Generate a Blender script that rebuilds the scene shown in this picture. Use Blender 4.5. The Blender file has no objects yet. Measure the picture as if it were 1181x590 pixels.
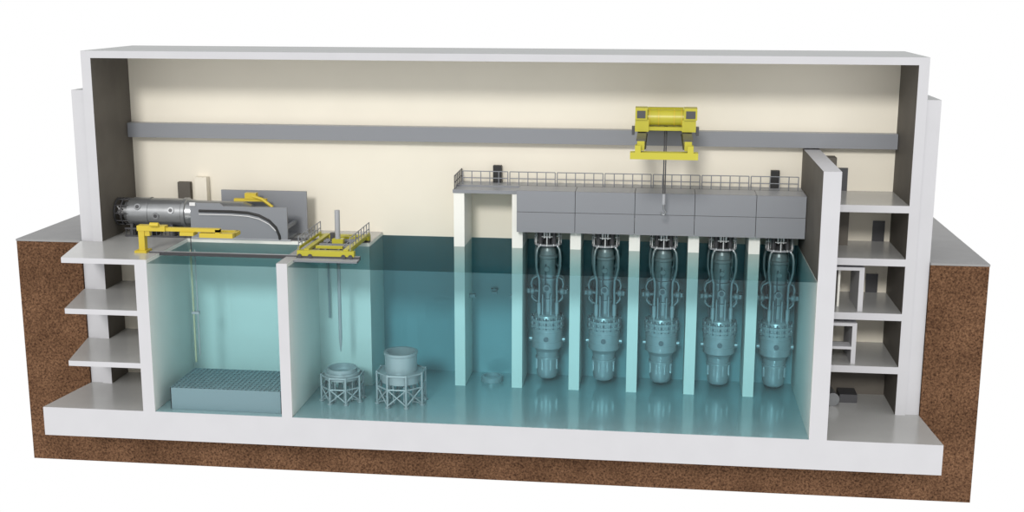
import bpy, math, random
from math import sin, cos, pi, sqrt
from mathutils import Vector, Matrix
random.seed(4)
S=bpy.context.scene

# ---------------------------------------------------------------- materials
def mat(name,col,rough=.6,metal=0,noise=0,nscale=1.0,spec=.5,col2=None):
    m=bpy.data.materials.new(name); m.use_nodes=True
    nt=m.node_tree; b=nt.nodes['Principled BSDF']
    b.inputs['Base Color'].default_value=(*col,1); b.inputs['Roughness'].default_value=rough
    b.inputs['Metallic'].default_value=metal; b.inputs['Specular IOR Level'].default_value=spec
    if noise:
        tc=nt.nodes.new('ShaderNodeTexCoord'); n=nt.nodes.new('ShaderNodeTexNoise')
        n.inputs['Scale'].default_value=nscale; n.inputs['Detail'].default_value=6
        nt.links.new(tc.outputs['Object'],n.inputs['Vector'])
        r=nt.nodes.new('ShaderNodeValToRGB')
        c2=col2 or tuple(c*(1-noise) for c in col)
        r.color_ramp.elements[0].position=.35; r.color_ramp.elements[1].position=.65
        r.color_ramp.elements[0].color=(*c2,1); r.color_ramp.elements[1].color=(*col,1)
        nt.links.new(n.outputs['Fac'],r.inputs['Fac']); nt.links.new(r.outputs['Color'],b.inputs['Base Color'])
    return m
M={}
M['cut']=mat('concrete_cut_face',(.49,.49,.51),.7,noise=.03,nscale=.3)
M['top']=mat('concrete_top',(.40,.40,.39),.2,noise=.06,nscale=.2)
M['roof']=mat('roof_top',(.34,.35,.35),.6,noise=.03,nscale=.3)
M['cream']=mat('cream_wall_paint',(.78,.73,.62),.6,noise=.03,nscale=.15)
M['dark']=mat('shade_and_dark_concrete',(.13,.117,.10),.6,noise=.15,nscale=.3,spec=.2)  # interior shade of the walls put into the colour; also dark doors and blocks
M['liner']=mat('pool_liner',(.30,.41,.43),.35,noise=.05,nscale=.2)
M['floorl']=mat('pool_floor_liner',(.25,.39,.41),.15,noise=.08,nscale=.2)
M['pwall']=mat('pool_wall_paint',(.80,.79,.74),.5,noise=.03,nscale=.2)
M['soil']=mat('soil',(.27,.13,.065),.95,spec=.1)
M['paving']=mat('paving',(.25,.25,.25),.8,noise=.05,nscale=.5)
M['gray']=mat('grey_panel_paint',(.22,.23,.25),.45)
M['grayl']=mat('light_grey_steel',(.34,.35,.37),.4)
M['seam']=mat('dark_seam',(.03,.03,.03),.7)
M['steel']=mat('stainless_steel',(.32,.33,.34),.3,metal=.75,noise=.1,nscale=1)
M['rsteel']=mat('module_steel',(.40,.43,.45),.33,metal=.4,noise=.08,nscale=1)
M['rdark']=mat('module_steel_dark',(.16,.18,.20),.4,metal=.25)
M['steeld']=mat('dark_steel',(.07,.07,.075),.4,metal=.3)
M['pipe']=mat('white_pipe',(.7,.7,.7),.4)
M['yellow']=mat('yellow_paint',(.44,.40,.03),.35)
M['orange']=mat('yellow_orange_paint',(.54,.41,.03),.4)
M['mast']=mat('mast_paint',(.42,.45,.30),.4)
M['black']=mat('black_rubber',(.012,.012,.012),.5)
M['rack']=mat('rack_steel',(.15,.24,.27),.4,metal=.1)
M['stand']=mat('stand_steel',(.34,.40,.42),.35,metal=.25)

def soil_tex(m):
    nt=m.node_tree; b=nt.nodes['Principled BSDF']
    tc=nt.nodes.new('ShaderNodeTexCoord')
    n=nt.nodes.new('ShaderNodeTexNoise'); n.inputs['Scale'].default_value=.25; n.inputs['Detail'].default_value=3
    n2=nt.nodes.new('ShaderNodeTexNoise'); n2.inputs['Scale'].default_value=4; n2.inputs['Detail'].default_value=8; n2.inputs['Roughness'].default_value=.8
    for k in (n,n2): nt.links.new(tc.outputs['Object'],k.inputs['Vector'])
    r=nt.nodes.new('ShaderNodeValToRGB'); e=r.color_ramp.elements
    e[0].position=.38; e[0].color=(.03,.014,.008,1); e[1].position=.68; e[1].color=(.26,.145,.08,1)
    x=e.new(.5); x.color=(.135,.07,.038,1)
    nt.links.new(n2.outputs['Fac'],r.inputs['Fac'])
    mx=nt.nodes.new('ShaderNodeMix'); mx.data_type='RGBA'; mx.blend_type='MULTIPLY'; mx.inputs[0].default_value=.6
    nt.links.new(r.outputs['Color'],mx.inputs[6])
    r2=nt.nodes.new('ShaderNodeValToRGB'); r2.color_ramp.elements[0].color=(.45,.42,.4,1); r2.color_ramp.elements[0].position=.3; r2.color_ramp.elements[1].position=.7
    nt.links.new(n.outputs['Fac'],r2.inputs['Fac']); nt.links.new(r2.outputs['Color'],mx.inputs[7])
    nt.links.new(mx.outputs[2],b.inputs['Base Color'])
soil_tex(M['soil'])

def water_mat(name,tint,gl):
    m=bpy.data.materials.new(name); m.use_nodes=True; nt=m.node_tree; nt.nodes.clear()
    o=nt.nodes.new('ShaderNodeOutputMaterial'); t=nt.nodes.new('ShaderNodeBsdfTransparent'); t.inputs[0].default_value=(*tint,1)
    g=nt.nodes.new('ShaderNodeBsdfGlossy'); g.inputs['Roughness'].default_value=.03
    mx=nt.nodes.new('ShaderNodeMixShader'); mx.inputs[0].default_value=gl
    nt.links.new(t.outputs[0],mx.inputs[1]); nt.links.new(g.outputs[0],mx.inputs[2]); nt.links.new(mx.outputs[0],o.inputs['Surface'])
    v=nt.nodes.new('ShaderNodeVolumeAbsorption'); v.inputs['Color'].default_value=(0,.73,.84,1); v.inputs['Density'].default_value=.032
    nt.links.new(v.outputs[0],o.inputs['Volume'])
    return m
M['water']=water_mat('water_body',(1,1,1),.035)
M['wtop']=water_mat('water_top',(.64,.68,.67),.03)

# ---------------------------------------------------------------- mesh builder
class B:
    def __init__(s): s.v=[];s.f=[];s.m=[];s.sm=[];s.mats=[]
    def mi(s,k):
        if k not in s.mats: s.mats.append(k)
        return s.mats.index(k)
    def add(s,vs,fs,k,smooth=False):
        o=len(s.v); s.v+= [tuple(p) for p in vs]
        for i,f in enumerate(fs):
            s.f.append([a+o for a in f]); s.m.append(s.mi(k if isinstance(k,str) else k[i])); s.sm.append(smooth)
    def prism(s,poly,z0,z1,side,top=None,bot=None,front=None):
        n=len(poly); vs=[(x,y,z0) for x,y in poly]+[(x,y,z1) for x,y in poly]
        fs=[];ks=[]
        for i in range(n):
            j=(i+1)%n; fs.append([i,j,n+j,n+i])
            dx=poly[j][0]-poly[i][0]; dy=poly[j][1]-poly[i][1]
            ks.append(front if (front and dx>0 and abs(dy)<.02*abs(dx)) else side)
        fs.append(list(range(n,2*n))); ks.append(top or side)
        fs.append(list(range(n-1,-1,-1))); ks.append(bot or side)
        s.add(vs,fs,ks); return s
    def box(s,x0,x1,y0,y1,z0,z1,side,top=None,front=None,bot=None):
        return s.prism([(x0,y0),(x1,y0),(x1,y1),(x0,y1)],z0,z1,side,top,bot,front)
    def cyl(s,p0,p1,r,k,n=12,r1=None,caps=True):
        p0=Vector(p0);p1=Vector(p1);r1=r if r1 is None else r1
        d=(p1-p0).normalized(); a=d.orthogonal().normalized(); b=d.cross(a)
        vs=[];
        for P,R in((p0,r),(p1,r1)):
            for i in range(n):
                t=2*pi*i/n; vs.append(P+a*cos(t)*R+b*sin(t)*R)
        s.add(vs,[[i,(i+1)%n,n+(i+1)%n,n+i] for i in range(n)],k,True)
        if caps:
            s.add(vs,[list(range(n-1,-1,-1)),list(range(n,2*n))],k,False)
        return s
    def path(s,pts,r,k,n=8):
        pts=[Vector(p) for p in pts]; rings=[]; a=None
        for i,p in enumerate(pts):
            d=(pts[min(i+1,len(pts)-1)]-pts[max(i-1,0)]).normalized()
            a=(d.orthogonal() if a is None else a-d*a.dot(d)).normalized(); b=d.cross(a)
            R=r[i] if isinstance(r,(list,tuple)) else r
            rings.append([p+a*cos(2*pi*j/n)*R+b*sin(2*pi*j/n)*R for j in range(n)])
        vs=[q for R in rings for q in R]; fs=[]
        for i in range(len(pts)-1):
            for j in range(n): fs.append([i*n+j,i*n+(j+1)%n,(i+1)*n+(j+1)%n,(i+1)*n+j])
        s.add(vs,fs,k,True); s.add(vs,[list(range(n-1,-1,-1)),[len(vs)-n+i for i in range(n)]],k); return s
    def lathe(s,prof,c,k,n=32,axis='z'):
        # each profile segment gets its own rings so that steps stay crisp
        for (ra,ha),(rb,hb) in zip(prof[:-1],prof[1:]):
            vs=[]
            for r,h in ((ra,ha),(rb,hb)):
                for i in range(n):
                    t=2*pi*i/n
                    if axis=='z': vs.append((c[0]+r*cos(t),c[1]+r*sin(t),c[2]+h))
                    else: vs.append((c[0]+h,c[1]+r*cos(t),c[2]+r*sin(t)))
            s.add(vs,[[j,(j+1)%n,n+(j+1)%n,n+j] for j in range(n)],k,True)
        return s
    def ball(s,c,r,k,sz=1,n=14):
        vs=[];m=10
        for i in range(m+1):
            for j in range(n):
                a=pi*i/m;t=2*pi*j/n; vs.append((c[0]+(r*sin(a)+1e-4)*cos(t),c[1]+(r*sin(a)+1e-4)*sin(t),c[2]-r*sz*cos(a)))
        s.add(vs,[[i*n+j,i*n+(j+1)%n,(i+1)*n+(j+1)%n,(i+1)*n+j] for i in range(m) for j in range(n)],k,True); return s
    def obj(s,name):
        me=bpy.data.meshes.new(name+'_mesh'); me.from_pydata(s.v,[],s.f)
        for k in s.mats: me.materials.append(M[k])
        me.polygons.foreach_set('material_index',s.m); me.polygons.foreach_set('use_smooth',s.sm)
        me.update()
        o=bpy.data.objects.new(name,me); S.collection.objects.link(o); return o
def inst(o,name,loc):
    c=bpy.data.objects.new(name,o.data); c.location=loc; S.collection.objects.link(c); return c

# ---------------------------------------------------------------- building shell
YB=19.5
XB=35.7
B().prism([(0,0),(100,0),(99.3,9.3),(99.3,23.8),(1.36,23.8),(1.36,9.3)],-3.36,0,'cut',top='top',front='cut').obj('floor')
b=B(); b.box(13.42,28.18,.05,12.28,0,.03,'floorl'); b.obj('floor_liner_fuel_pool')
b=B(); b.prism([(29.42,.05),(86.08,.05),(86.08,YB-.02),(XB+.02,YB-.02),(XB+.02,12.28),(29.42,12.28)],0,.03,'floorl'); b.obj('floor_liner_main_pool')
def sidewall(name,x0,x1,xo0,xo1,inner):
    b=B()
    def bx(a,c,y0,z0,z1,inn):
        vs=[(a,y0,z0),(c,y0,z0),(c,23.8,z0),(a,23.8,z0),(a,y0,z1),(c,y0,z1),(c,23.8,z1),(a,23.8,z1)]
        k=['cut','dark' if inn=='r' else 'cut','cut','dark' if inn=='l' else 'cut','roof','cut']  # inner face gets a darker colour in place of shade
        b.add(vs,[[0,1,5,4],[1,2,6,5],[2,3,7,6],[3,0,4,7],[4,5,6,7],[3,2,1,0]],k)
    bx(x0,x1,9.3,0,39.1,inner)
    bx(xo0,xo1,9.6,0,35.4,'')
    return b.obj(name)
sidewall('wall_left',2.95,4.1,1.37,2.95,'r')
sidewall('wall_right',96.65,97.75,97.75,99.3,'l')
B().box(4.1,96.65,YB,23.8,0,39.1,'cream').obj('wall_back')
B().box(2.95,97.75,9.3,23.8,39.1,39.92,'cut',top='roof').obj('roof_slab')
B().box(XB,86.1,YB-.03,YB,0,17.2,'liner').obj('wall_pool_liner')
B().box(4.15,96.6,18.1,YB,29.0,30.75,'gray',top='grayl').obj('crane_rail_beam')
B().box(12,XB,12.3,YB,0,17.6,'pwall',top='top').obj('wall_pool_back')
B().box(12,13.4,0,12.3,0,17.6,'pwall',top='top',front='cut').obj('wall_pool_left')
B().box(28.2,29.4,0,12.3,0,17.6,'pwall',top='top',front='cut').obj('wall_pool_middle')
b=B(); vs=[(86.1,0,0),(87.95,0,0),(87.95,YB,0),(86.1,YB,0),(86.1,0,28.8),(87.95,0,28.8),(87.95,YB,28.8),(86.1,YB,28.8)]
b.add(vs,[[0,1,5,4],[1,2,6,5],[2,3,7,6],[3,0,4,7],[4,5,6,7],[3,2,1,0]],['cut','dark','cut','dark','cut','cut'])  # shade on this wall's sides is painted in with the dark colour
b.box(86.08,86.1,0.02,YB,0.03,17.2,'pwall'); b.obj('wall_pool_right')
for i,z in enumerate((17.6,11.75,5.65)):
    B().prism([(3.5,0),(12,0),(12,YB),(4.1,YB),(4.1,9.3),(1.4,9.3)],z-.6,z,'cut',top='top').obj('floor_slab' if i==0 else 'floor_slab.%03d'%i)
for i,z in enumerate((23.9,17.95,11.75,5.6)):
    B().box(87.95,96.65,9.3,YB,z-.8,z,'cut',top='top').obj('floor_slab.%03d'%(i+3))
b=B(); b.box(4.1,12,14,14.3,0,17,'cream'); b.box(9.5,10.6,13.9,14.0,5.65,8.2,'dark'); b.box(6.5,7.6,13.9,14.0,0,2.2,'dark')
b.obj('wall_left_rooms')
b=B()
b.box(87.95,91.9,10,16,16.4,16.75,'cut'); b.box(91.9,92.45,10,16,11.75,16.75,'cut')
b.box(87.95,91.5,10,16,10.0,10.35,'cut'); b.box(91.5,92.0,10,16,5.6,10.35,'cut')
b.box(87.95,91.5,10,12,7.3,7.6,'cut'); b.box(89.9,90.15,12,16,11.75,16.4,'pwall')
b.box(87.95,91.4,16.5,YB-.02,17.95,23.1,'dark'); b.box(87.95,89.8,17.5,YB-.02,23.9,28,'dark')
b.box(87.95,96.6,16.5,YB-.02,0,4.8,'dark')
b.obj('wall_right_rooms')
b=B()
b.box(90,91.4,YB-.1,YB,23.9,26.6,'steeld'); b.box(94.6,96,YB-.1,YB,17.95,20.4,'steeld'); b.box(94.2,95.6,YB-.1,YB,11.75,14,'steeld'); b.obj('door_1')
px=[45.6,52.5,59.35,66.2,73.0,79.9]
for i,x in enumerate(px):
    B().box(x,x+1.25,13.7,YB-.03,0.03,23.6 if i<2 else 19.3,'pwall').obj('wall_bay' if i==0 else 'wall_bay.%03d'%i)

# ---------------------------------------------------------------- water
def water(name,poly):
    b=B(); b.prism(poly,.05,17.2,'water',top='wtop',bot='water'); return b.obj(name)
water('pool_water',[(29.43,.02),(86.07,.02),(86.07,YB-.05),(XB+.03,YB-.05),(XB+.03,12.27),(29.43,12.27)])
water('pool_water.001',[(13.43,.02),(28.17,.02),(28.17,12.27),(13.43,12.27)])

# ---------------------------------------------------------------- soil
b=B()
b.box(-6.7,1.34,9.3,45,-3.4,17.4,'soil'); b.box(99.35,105.6,9.3,45,-3.4,17.4,'soil')
b.box(1.34,99.35,23.85,45,-3.4,17.4,'soil'); b.box(-6.7,105.6,9.3,45,-10.1,-3.4,'soil')
b.obj('ground_soil')
b=B()
b.box(-6.75,1.34,9.25,45,17.4,17.63,'paving'); b.box(99.35,105.65,9.25,45,17.4,17.63,'paving'); b.box(1.34,99.35,23.85,45,17.4,17.63,'paving'); b.obj('ground_paving')

# ---------------------------------------------------------------- reactor modules
def reactor():
    b=B(); K='rsteel'
    b.lathe([(.001,.6),(.3,.6),(.3,.75),(.85,.8),(1.15,1.0),(1.25,1.35),(1.28,1.7),(1.28,3.2),(1.42,3.25),(1.42,3.5),(1.28,3.55),(1.34,4.2),(1.6,4.6),(1.86,4.75),(1.86,7.3)],(0,0,0),K,36)
    b.lathe([(1.86,7.3),(2.02,7.35),(2.02,7.65),(1.9,7.7),(1.9,7.95),(2.02,8.0),(2.02,8.3),(1.7,8.35),(1.55,8.7),(1.15,9.0)],(0,0,0),K,36)
    b.lathe([(1.15,9.0),(1.0,9.2),(1.0,10.5),(1.15,10.55),(1.15,10.8),(1.0,10.85),(1.0,13.0),(1.15,13.05),(1.15,13.3),(1.0,13.35),(1.0,15.6),(1.12,15.7),(1.12,16.0),(1.0,16.1),(.95,16.6),(.75,17.1),(.4,17.4),(.001,17.5)],(0,0,0),K,28)
    for z in (5.4,6.6): b.lathe([(1.86,z),(1.93,z),(1.93,z+.15),(1.86,z+.15)],(0,0,0),K,36)
    for i in range(28):
        t=2*pi*i/28; b.cyl((1.93*cos(t),1.93*sin(t),7.2),(1.93*cos(t),1.93*sin(t),8.6),.1,'rdark' if i%2 else K,6)
    for i in range(8):
        t=2*pi*(i+.5)/8; b.box(1.3*cos(t)-.1,1.3*cos(t)+.1,1.3*sin(t)-.1,1.3*sin(t)+.1,2.0,3.3,K)
    for k in range(4):
        t=pi/4+k*pi/2+.12; c,s_=cos(t),sin(t)
        P=[(.8,19.3),(.85,18.4),(1.2,17.6),(1.85,16.9),(2.0,16.2),(2.0,14.9),(1.8,14.0),(1.5,13.3),(1.45,12.2),(1.5,11.0),(1.5,8.4)]
        b.path([(r*c,r*s_,z) for r,z in P],.15,K,8)
        b.cyl((1.5*c,1.5*s_,9.0),(1.5*c,1.5*s_,10.4),.27,K,10)
        b.path([(1.3*cos(t+.5),1.3*sin(t+.5),z) for z in (8.5,10.5,12.5,14.5)]+[(1.0*cos(t+.5),1.0*sin(t+.5),15.0)],.09,'rdark',6)
    for sx in(-1,1):
        for sy in (-1,1):
            b.ball((sx*1.8,sy*.6,11.7),.42,K,1.15)
            b.cyl((sx*1.0,sy*.6,11.7),(sx*2.3,sy*.6,11.7),.2,K,10)
            b.cyl((sx*2.25,sy*.6,11.45),(sx*2.25,sy*.6,11.95),.26,K,10)
            b.path([(sx*1.8,sy*.6,12.0),(sx*1.95,sy*.6,12.6),(sx*1.75,sy*.6,13.2),(sx*1.0,sy*.6,13.6)],.14,K)
            b.path([(sx*1.8,sy*.6,11.4),(sx*1.85,sy*.6,10.9),(sx*1.5,sy*.6,10.5),(sx*1.0,sy*.6,10.3)],.14,K)
            b.cyl((sx*.5,sy*1.1,8.8),(sx*.5,sy*1.1,11.4),.13,K,8)
        b.cyl((0,sx*1.0,12.2),(0,sx*1.6,12.2),.42,K,16); b.cyl((0,sx*1.6,12.2),(0,sx*1.7,12.2),.28,'rdark',14)
        b.cyl((0,sx*1.0,14.5),(0,sx*1.4,14.5),.3,K,14); b.cyl((.0,sx*1.86,6.0),(0,sx*2.0,6.0),.3,'rdark',12)
    for sx in(-1,1): b.cyl((sx*1.8,0,5.6),(sx*2.15,0,5.6),.32,K,12)
    b.lathe([(1.35,17.3),(1.6,17.3),(1.6,17.5),(1.35,17.5),(1.35,17.3)],(0,0,0),'grayl',28)
    b.lathe([(1.45,19.3),(1.62,19.3),(1.62,19.45),(1.45,19.45),(1.45,19.3)],(0,0,0),'grayl',28)
    b.lathe([(1.5,18.4),(1.6,18.4),(1.6,18.5),(1.5,18.5),(1.5,18.4)],(0,0,0),'pipe',28)
    for i in range(12):
        t=2*pi*i/12; b.cyl((1.55*cos(t),1.55*sin(t),17.3),(1.55*cos(t),1.55*sin(t),19.45),.07,'pipe',6)
    for i in range(16):
        t=2*pi*i/16+.2; r=.25+.95*((i*7)%5)/5
        k=['steeld','pipe','steeld'][i%3]
        b.path([(r*cos(t),r*sin(t),17.4),(r*cos(t),r*sin(t),18.3+.1*(i%4)),(1.15*cos(t+.3),1.15*sin(t+.3),18.9),(1.3*cos(t+.5),1.3*sin(t+.5),19.5)],.1,k,7)
    b.cyl((0,0,17.4),(0,0,19.5),.6,'steeld',14)
    for sx in(-1,1): b.cyl((sx*.8,-1.2,17.6),(sx*.8,-1.2,19.1),.3,'steeld',12); b.cyl((sx*.3,-1.4,18.3),(sx*.3,-1.4,19.3),.12,'pipe',8)
    return b
rb=reactor(); R0=None
for i in range(5):
    x=(px[i+1]+1.25+(px[i+2] if i<4 else 86.1))/2
    if R0 is None: R0=rb.obj('reactor_module'); R0.location=(x,16.1,0)
    else: inst(R0,'reactor_module.%03d'%i,(x,16.1,0))

xs=[53.15,59.95,66.8,73.6,80.5,86.05]
for i in range(5):
    b=B(); x0,x1=xs[i]+.03,xs[i+1]-.03
    b.box(x0,x1,12.5,12.8,21.75,24.2,'gray'); b.box(x0,x1,12.5,12.8,19.35,21.7,'gray')
    b.box(x0,x1,12.56,12.8,21.7,21.75,'seam')
    b.box(x0,x1,12.8,16.4,23.9,24.2,'gray',top='grayl')
    b.box(x0,x0+.15,12.8,13.65,19.4,23.9,'gray'); b.box(x1-.15,x1,12.8,13.65,19.4,23.9,'gray')
    b.box(x0,x1,16.4,16.6,20.6,24.2,'seam')
    b.obj('bioshield_panel' if i==0 else 'bioshield_panel.%03d'%i)

def rail(b,pts,h,k,step=1.0,r=.05,mids=2):
    pts=[Vector(p) for p in pts]
    for a,c in zip(pts[:-1],pts[1:]):
        L=(c-a).length; n=max(1,round(L/step))
        for i in range(n+1):
            p=a.lerp(c,i/n); b.cyl(p,p+Vector((0,0,h)),r,k,6)
        for j in range(mids):
            z=Vector((0,0,h*(j+1)/mids)); b.cyl(a+z,c+z,r,k,6)
b=B()
b.box(45.5,53.1,16.3,YB-.05,23.6,24.15,'gray',top='grayl'); b.box(45.5,53.1,13.6,16.3,23.6,24.0,'gray',top='grayl')
b.box(53.1,86.05,16.65,YB-.05,23.8,24.15,'gray',top='grayl')
x=46.2
while x<85.5:
    x1=min(x+5.4,85.9); rail(b,[(x,16.9,24.15),(x1,16.9,24.15)],1.6,'gray',1.1,.06); x=x1+.25
rail(b,[(45.7,13.8,24.0),(45.7,19.2,24.1)],1.6,'steeld',1.0,.07)
for xx in (49.6,82.5): b.box(xx,xx+1,18.6,19.4,24.15,26.2,'black')
b.obj('service_walkway')

# ---------------------------------------------------------------- overhead crane
b=B()
b.box(66.4,73.4,0.2,1.5,29.7,30.4,'yellow')
for x in(66.9,72.3): b.box(x,x+.6,.2,1.6,30.4,31.1,'yellow')
b.box(66.5,73.4,17.6,18.9,30.85,31.6,'yellow')
for x in(67.1,72.0):
    b.box(x,x+.75,1.0,18,30.5,31.5,'yellow'); b.box(x-.12,x+.87,1.0,18,31.5,31.6,'steeld')
    b.box(x-.15,x+.9,3,17,30.4,30.5,'steeld')
b.box(66.7,68.2,8.2,15,31.7,33.0,'yellow'); b.box(71.8,73.3,8.2,15,31.7,33.0,'yellow')
b.box(66.7,68.0,8.0,10,33.0,34.3,'yellow'); b.box(72.0,73.4,8.0,10,33.0,34.3,'yellow')
b.box(66.9,67.8,7.9,8.0,33.2,34.0,'steeld'); b.box(72.2,73.2,7.9,8.0,33.2,34.0,'steeld')
b.cyl((68,9.6,33.1),(72,9.6,33.1),.9,'yellow',24)
for x in (68.2,69.2,70.9,71.7): b.cyl((x,9.6,33.1),(x+.1,9.6,33.1),1.0,'orange',24)
b.cyl((68,11.8,33.4),(72,11.8,33.4),.7,'yellow',20)
b.box(68,72,8.6,9.0,31.8,32.2,'yellow'); b.box(68,72,13.5,14.6,31.9,33,'yellow')
for x in (66.5,73.5): b.box(x-.15,x+.15,8.4,9.6,31.3,32.2,'steeld')
b.cyl((69.95,9.9,33),(69.95,9.9,24.2),.07,'steeld',8)
b.cyl((70.15,9.9,33),(70.15,9.9,24.2),.07,'steeld',8)
b.cyl((70.05,9.9,24.6),(70.05,9.9,23.4),.2,'grayl',10)
b.path([(70.05,9.9,23.4),(70.05,9.9,22.9),(70.3,9.9,22.6),(70.2,9.9,22.2),(69.9,9.9,22.2),(69.8,9.9,22.5)],.1,'steel')
b.obj('overhead_crane')

# ---------------------------------------------------------------- refuelling bridge
b=B()
b.box(29.5,36.0,3.6,4.3,17.75,18.35,'yellow'); b.box(29.5,35.6,12.8,13.5,17.8,18.4,'yellow')
for x in(30.2,34.7): b.box(x,x+.55,4,13.2,17.95,18.5,'yellow')
b.box(30.75,34.7,4.3,12.8,18.1,18.2,'steeld')
b.box(31.2,34.3,5.2,5.6,18.3,18.6,'yellow'); b.box(31.2,34.3,11,11.4,18.3,18.6,'yellow')
for y in(6.5,7.5,9.4,10.2): b.box(31.0,34.5,y,y+.25,18.2,18.4,'gray')
for x in(31.6,32.4,33.9): b.box(x,x+.12,4.5,12.6,18.2,18.32,'gray')
b.box(32.4,33.7,7.8,8.6,18.3,18.9,'yellow'); b.box(31.9,32.4,8.9,9.4,18.4,19.4,'steeld')
for x in(29.8,31,34.8,35.6): b.cyl((x,3.5,17.75),(x,4.4,17.75),.25,'steeld')
rail(b,[(29.6,4,18.35),(29.6,13.2,18.4)],1.5,'gray',1.3,.06)
rail(b,[(35.5,4,18.35),(35.5,13.2,18.4)],1.5,'gray',1.3,.06)
for x in (29.6,35.5): b.box(x-.1,x+.1,4,13.2,18.4,18.7,'yellow')
b.cyl((33.0,8.2,22.2),(33.0,8.2,17.5),.3,'grayl',14); b.cyl((33,8.2,17.5),(33,8.2,7.0),.2,'grayl',12); b.cyl((33,8.2,7.0),(33,8.2,5.4),.2,'grayl',12,r1=.05)
b.obj('refuelling_bridge')
b=B(); b.box(12.2,36.6,3.7,4.2,17.35,17.75,'steeld',top='grayl'); b.box(13,35.6,12.9,13.4,17.62,17.8,'steeld')
b.box(29.4,36.6,2.4,3.7,17.3,17.5,'gray',top='grayl'); b.obj('bridge_rail')

# ---------------------------------------------------------------- jib crane
b=B()
b.box(10.6,12.0,3.4,5.0,17.6,17.85,'orange'); b.box(11.0,11.7,3.8,4.6,17.85,20.3,'orange')
b.box(10.9,14.2,3.7,4.7,20.1,20.7,'orange'); b.box(14.2,20.5,3.9,4.5,20.1,20.5,'orange'); b.box(18.2,22.1,3.7,4.7,19.5,20.0,'orange')
b.box(20.0,20.5,3.9,4.5,19.9,20.4,'orange'); b.box(11.7,12.3,3.9,4.5,19.5,20.1,'orange')
b.box(16,17.6,3.5,4.9,19.7,20.1,'orange'); b.cyl((12.6,3.5,20.9),(13.6,3.5,20.9),.25,'orange')
b.cyl((17.0,4.2,19.7),(17.0,4.2,17.6),.06,'steeld',6)
b.box(18.5,21.9,6,6.6,19.5,19.9,'orange'); b.box(18.4,18.9,4.5,6.4,19.5,19.9,'orange'); b.box(21.6,22.1,4.5,6.4,19.5,19.9,'orange')
b.obj('jib_crane')
b=B(); b.cyl((16.2,6,17.6),(16.2,6,4.2),.11,'mast',8); b.cyl((16.7,6,17.6),(16.7,6,5),.07,'grayl',8); b.box(16,16.9,5.8,6.2,10,10.3,'grayl'); b.obj('fuel_handling_mast')
b=B(); b.cyl((30.8,11.8,17.4),(30.8,11.8,8.5),.13,'grayl',8); b.obj('hoist_pole')

# ---------------------------------------------------------------- lying module + upender
b=B()
cy,cz=14.2,20.4
prof=[(.01,5.2),(1.2,5.2),(1.2,5.7),(1.65,5.8),(1.65,6.2),(1.75,6.2),(1.75,8.2),(1.8,8.2),(1.8,8.4),(1.72,8.4),(1.72,12.5),(1.85,12.6),(1.85,13.0),(1.7,13.1),(1.55,14.0),(1.5,20),(1.2,21),(.01,21.4)]
b.lathe(prof,(0,cy,cz),'steel',36,axis='x')
for x,a in((9.5,-.1),(11.4,.3),(7.2,.5)):
    d=Vector((0,-cos(a),sin(a))); c=Vector((x,cy,cz)); b.cyl(c+d*1.6,c+d*1.85,.4,'steel',16); b.cyl(c+d*1.85,c+d*1.9,.22,'steeld',12)
for i in range(10):
    t=2*pi*i/10; b.cyl((4.2,cy+1.6*cos(t),cz+1.6*sin(t)),(6,cy+1.6*cos(t),cz+1.6*sin(t)),.08,'steeld',6)
for x in (4.2,5.0): b.lathe([(1.5,0),(1.7,0),(1.7,.15),(1.5,.15),(1.5,0)],(x,cy,cz),'steeld',24,axis='x')
b.cyl((4.2,cy,cz),(5.3,cy,cz),.5,'pipe',12)
for k in range(6): b.path([(4.3,cy-1.2+.4*k,cz+.9*sin(k*2)),(4.9,cy-1.0+.3*k,cz+.5*cos(k*2)),(5.6,cy-.8+.3*k,cz+.3*sin(k))],.09,'pipe' if k%2 else 'steeld')
b.obj('lying_reactor_vessel')
b=B()
for x in (6.2,8.6,11.2): b.box(x,x+.3,cy-1.6,cy+1.6,17.6,19.2,'steeld')
b.box(5.5,13,cy-1.7,cy-1.5,18.5,18.7,'steeld'); b.box(5.5,13,cy-1.7,cy-1.5,17.62,17.8,'steeld')
for i in range(14): b.cyl((5.6+i*.55,cy-1.6,17.7),(5.6+i*.55,cy-1.6,18.6),.06,'steeld',6)
b.obj('vessel_cradle')
b=B()
def plate(poly,y0,y1,k):
    n=len(poly); vs=[(x,y0,z) for x,z in poly]+[(x,y1,z) for x,z in poly]
    b.add(vs,[list(range(n)),list(range(2*n-1,n-1,-1))]+[[j,i,n+i,n+j] for i,j in((i,(i+1)%n) for i in range(n))],k)
plate([(13.9,17.7),(25.8,17.7),(25.8,21.6),(18,21.6),(17.6,21.95),(13.9,21.95)],12.35,12.6,'gray')
plate([(16.3,17.7),(27.0,17.7),(27.0,22.9),(16.3,22.9)],16.6,16.9,'gray')
arc=[(15.0,21.0),(17.0,21.0),(19,21.0),(21,20.9),(22.4,20.6),(23.6,20.0),(24.4,19.2),(24.8,18.2),(24.85,17.75)]
b.path([(x,12.3,z) for x,z in arc],.16,'black',8)
b.path([(x,12.27,z-.42) for x,z in arc[:-2]],.06,'pipe',6)
b.box(16.4,25.8,12.4,16.8,17.62,17.9,'gray'); b.box(14,26.2,12.2,12.35,17.6,17.8,'grayl')
b.box(25.4,25.8,12.6,16.6,19,19.4,'gray')
b.box(18.6,22.6,14.5,15.1,21.9,22.2,'orange'); b.box(20.0,21.4,14.4,15.2,22.2,22.9,'orange'); b.path([(20.6,14.6,22.6),(22.2,14.4,22.2),(23.5,14.2,21.3)],.2,'orange')
b.box(13.9,14.6,12.2,12.4,21.6,22.0,'pipe')
b.obj('upender_frame')
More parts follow.
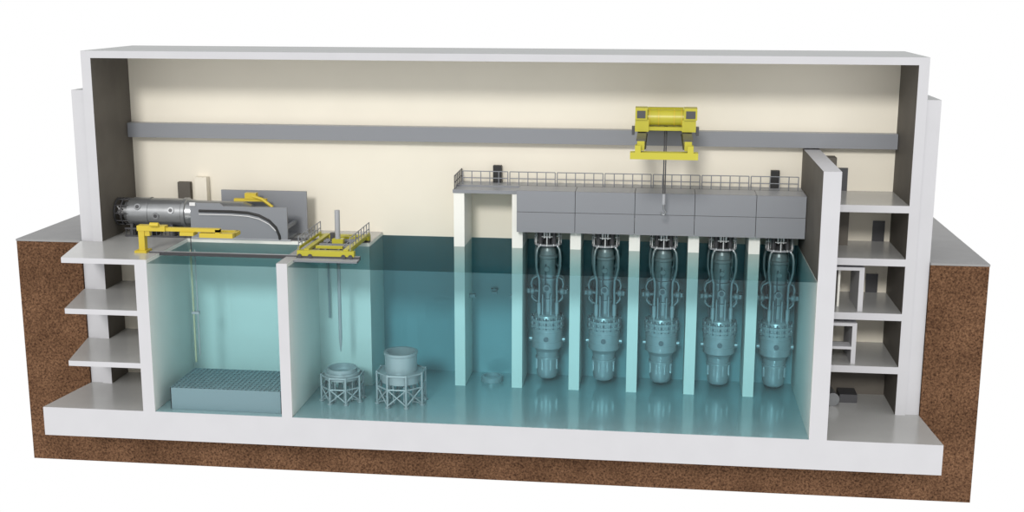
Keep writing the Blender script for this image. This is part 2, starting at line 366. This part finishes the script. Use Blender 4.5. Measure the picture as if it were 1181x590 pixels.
b=B(); b.box(9.9,11.5,18.8,YB-.01,17.6,23.4,'dark'); b.box(12.3,13.8,18.4,YB-.01,17.6,24.1,'cream'); b.obj('door_2')
b=B(); b.cyl((9.0,8,8.6),(11.8,8,8.9),.55,'pipe',16); b.ball((9.0,8,8.6),.55,'pipe'); b.cyl((10.5,8,5.65),(10.5,8,8.3),.2,'pipe'); b.obj('tank_vessel')
b=B(); b.cyl((90,11.5,.8),(89.6,15.5,.8),.8,'steel',16); b.box(91,93,13,15.6,0,1.0,'steeld'); b.obj('pump_unit')

# ---------------------------------------------------------------- spent fuel rack
b=B()
x0,x1,y0,y1,h=14.9,27.9,1.0,8.6,2.6
b.box(x0,x1,y0,y0+.1,.05,h,'rack'); b.box(x0,x1,y1-.1,y1,.05,h,'rack'); b.box(x0,x0+.1,y0,y1,.05,h,'rack'); b.box(x1-.1,x1,y0,y1,.05,h,'rack')
b.box(x0+.12,x1-.12,y0+.12,y1-.12,.05,h-.8,'seam')
nx,ny=24,11
for i in range(1,nx):
    x=x0+(x1-x0)*i/nx; b.box(x-.09,x+.09,y0+.1,y1-.1,h-.9,h-.01,'rack')
for j in range(1,ny):
    y=y0+(y1-y0)*j/ny; b.box(x0+.1,x1-.1,y-.09,y+.09,h-.9,h-.02,'rack')
b.obj('spent_fuel_rack')

# ---------------------------------------------------------------- stands
def stand(cx,cy,r,h,n=8):
    b=B()
    for i in range(n):
        t=2*pi*(i+.5)/n; t2=2*pi*(i+1.5)/n
        p=lambda rr,z,tt=t:(cx+rr*cos(tt),cy+rr*sin(tt),z)
        b.cyl(p(r,.05),p(r,h),.13,'stand',8); b.cyl(p(r,.05),p(r,.2),.3,'stand',8)
        b.cyl(p(r,.3),(cx+r*cos(t2),cy+r*sin(t2),h*.55),.09,'stand',6); b.cyl((cx+r*cos(t2),cy+r*sin(t2),.3),p(r,h*.55),.09,'stand',6)
        b.cyl(p(r,h*.55),(cx+r*cos(t2),cy+r*sin(t2),h*.55),.1,'stand',6)
        b.cyl(p(r,h*.95),(cx+r*cos(t2),cy+r*sin(t2),h*.95),.12,'stand',6)
        b.cyl(p(r,h*.95),p(r*.55,h*.8),.1,'stand',6); b.cyl(p(r*.55,.1),p(r*.6,h*.9),.12,'stand',6)
        b.cyl(p(r,.25),p(r*.55,.3),.08,'stand',6)
    return b
b=stand(33.4,7,2.45,3.3)
b.lathe([(1.3,2.7),(2.1,2.7),(2.1,3.5),(1.75,3.5),(1.75,3.9),(1.55,3.9),(1.5,3.4),(1.3,3.1),(1.3,2.7)],(33.4,7,0),'stand',32)
b.lathe([(.01,3.3),(1.5,3.2)],(33.4,7,0),'stand',32)
b.obj('head_stand')
b=stand(40.4,7,2.85,4.0)
b.lathe([(1.9,2.6),(2.3,2.6),(2.3,3.5),(2.55,3.5),(2.55,3.8),(1.85,3.8),(1.85,5.7),(1.95,5.8),(1.95,6.1),(1.6,6.1),(1.6,3.2),(1.9,2.6)],(40.4,7,0),'stand',36)
b.lathe([(.01,3.0),(1.7,3.0)],(40.4,7,0),'rdark',32)
b.obj('vessel_stand')
b=B(); b.lathe([(1.0,.05),(1.35,.05),(1.35,.6),(1.2,.7),(1.0,.7),(.95,.3),(.01,.25)],(49.8,16.2,0),'stand',32); b.obj('support_ring')
b=B()
b.box(46.86,47.6,17,17.6,10.2,10.6,'stand'); b.box(51.8,52.49,17,17.6,10.2,10.6,'stand')
b.lathe([(.28,-.1),(.45,-.1),(.45,.1),(.28,.1),(.28,-.1)],(49.7,19.2,10.8),'stand',18); b.box(49.4,50,19.1,19.4,10.2,10.5,'stand')
b.obj('wall_bracket')

# ---------------------------------------------------------------- lights, world, camera
w=bpy.data.worlds.new('World'); S.world=w; w.use_nodes=True
w.node_tree.nodes['Background'].inputs[0].default_value=(1,1,1,1); w.node_tree.nodes['Background'].inputs[1].default_value=1.0
L=bpy.data.lights.new('sun','SUN'); L.energy=1.7; L.angle=math.radians(10); L.color=(1,.98,.95)
o=bpy.data.objects.new('sun',L); S.collection.objects.link(o)
o.rotation_euler=Vector((.10,.9,-.42)).to_track_quat('-Z','Y').to_euler()
S.view_settings.view_transform='Standard'

f,p,yw,r=1432.8,.2093,.1181,.0022
C=Vector((69.3768,-128.4937,46.6347))
d=Vector((-sin(yw)*cos(p),cos(yw)*cos(p),-sin(p))); rt=Vector((cos(yw),sin(yw),0)); up=rt.cross(d)
rt,up=rt*cos(r)+up*sin(r),up*cos(r)-rt*sin(r)
cam=bpy.data.cameras.new('camera'); co=bpy.data.objects.new('camera',cam); S.collection.objects.link(co)
co.matrix_world=Matrix(((rt.x,up.x,-d.x,C.x),(rt.y,up.y,-d.y,C.y),(rt.z,up.z,-d.z,C.z),(0,0,0,1)))
cam.sensor_fit='HORIZONTAL'; cam.sensor_width=36; cam.lens=f/1181*36; cam.clip_end=1000
S.camera=co
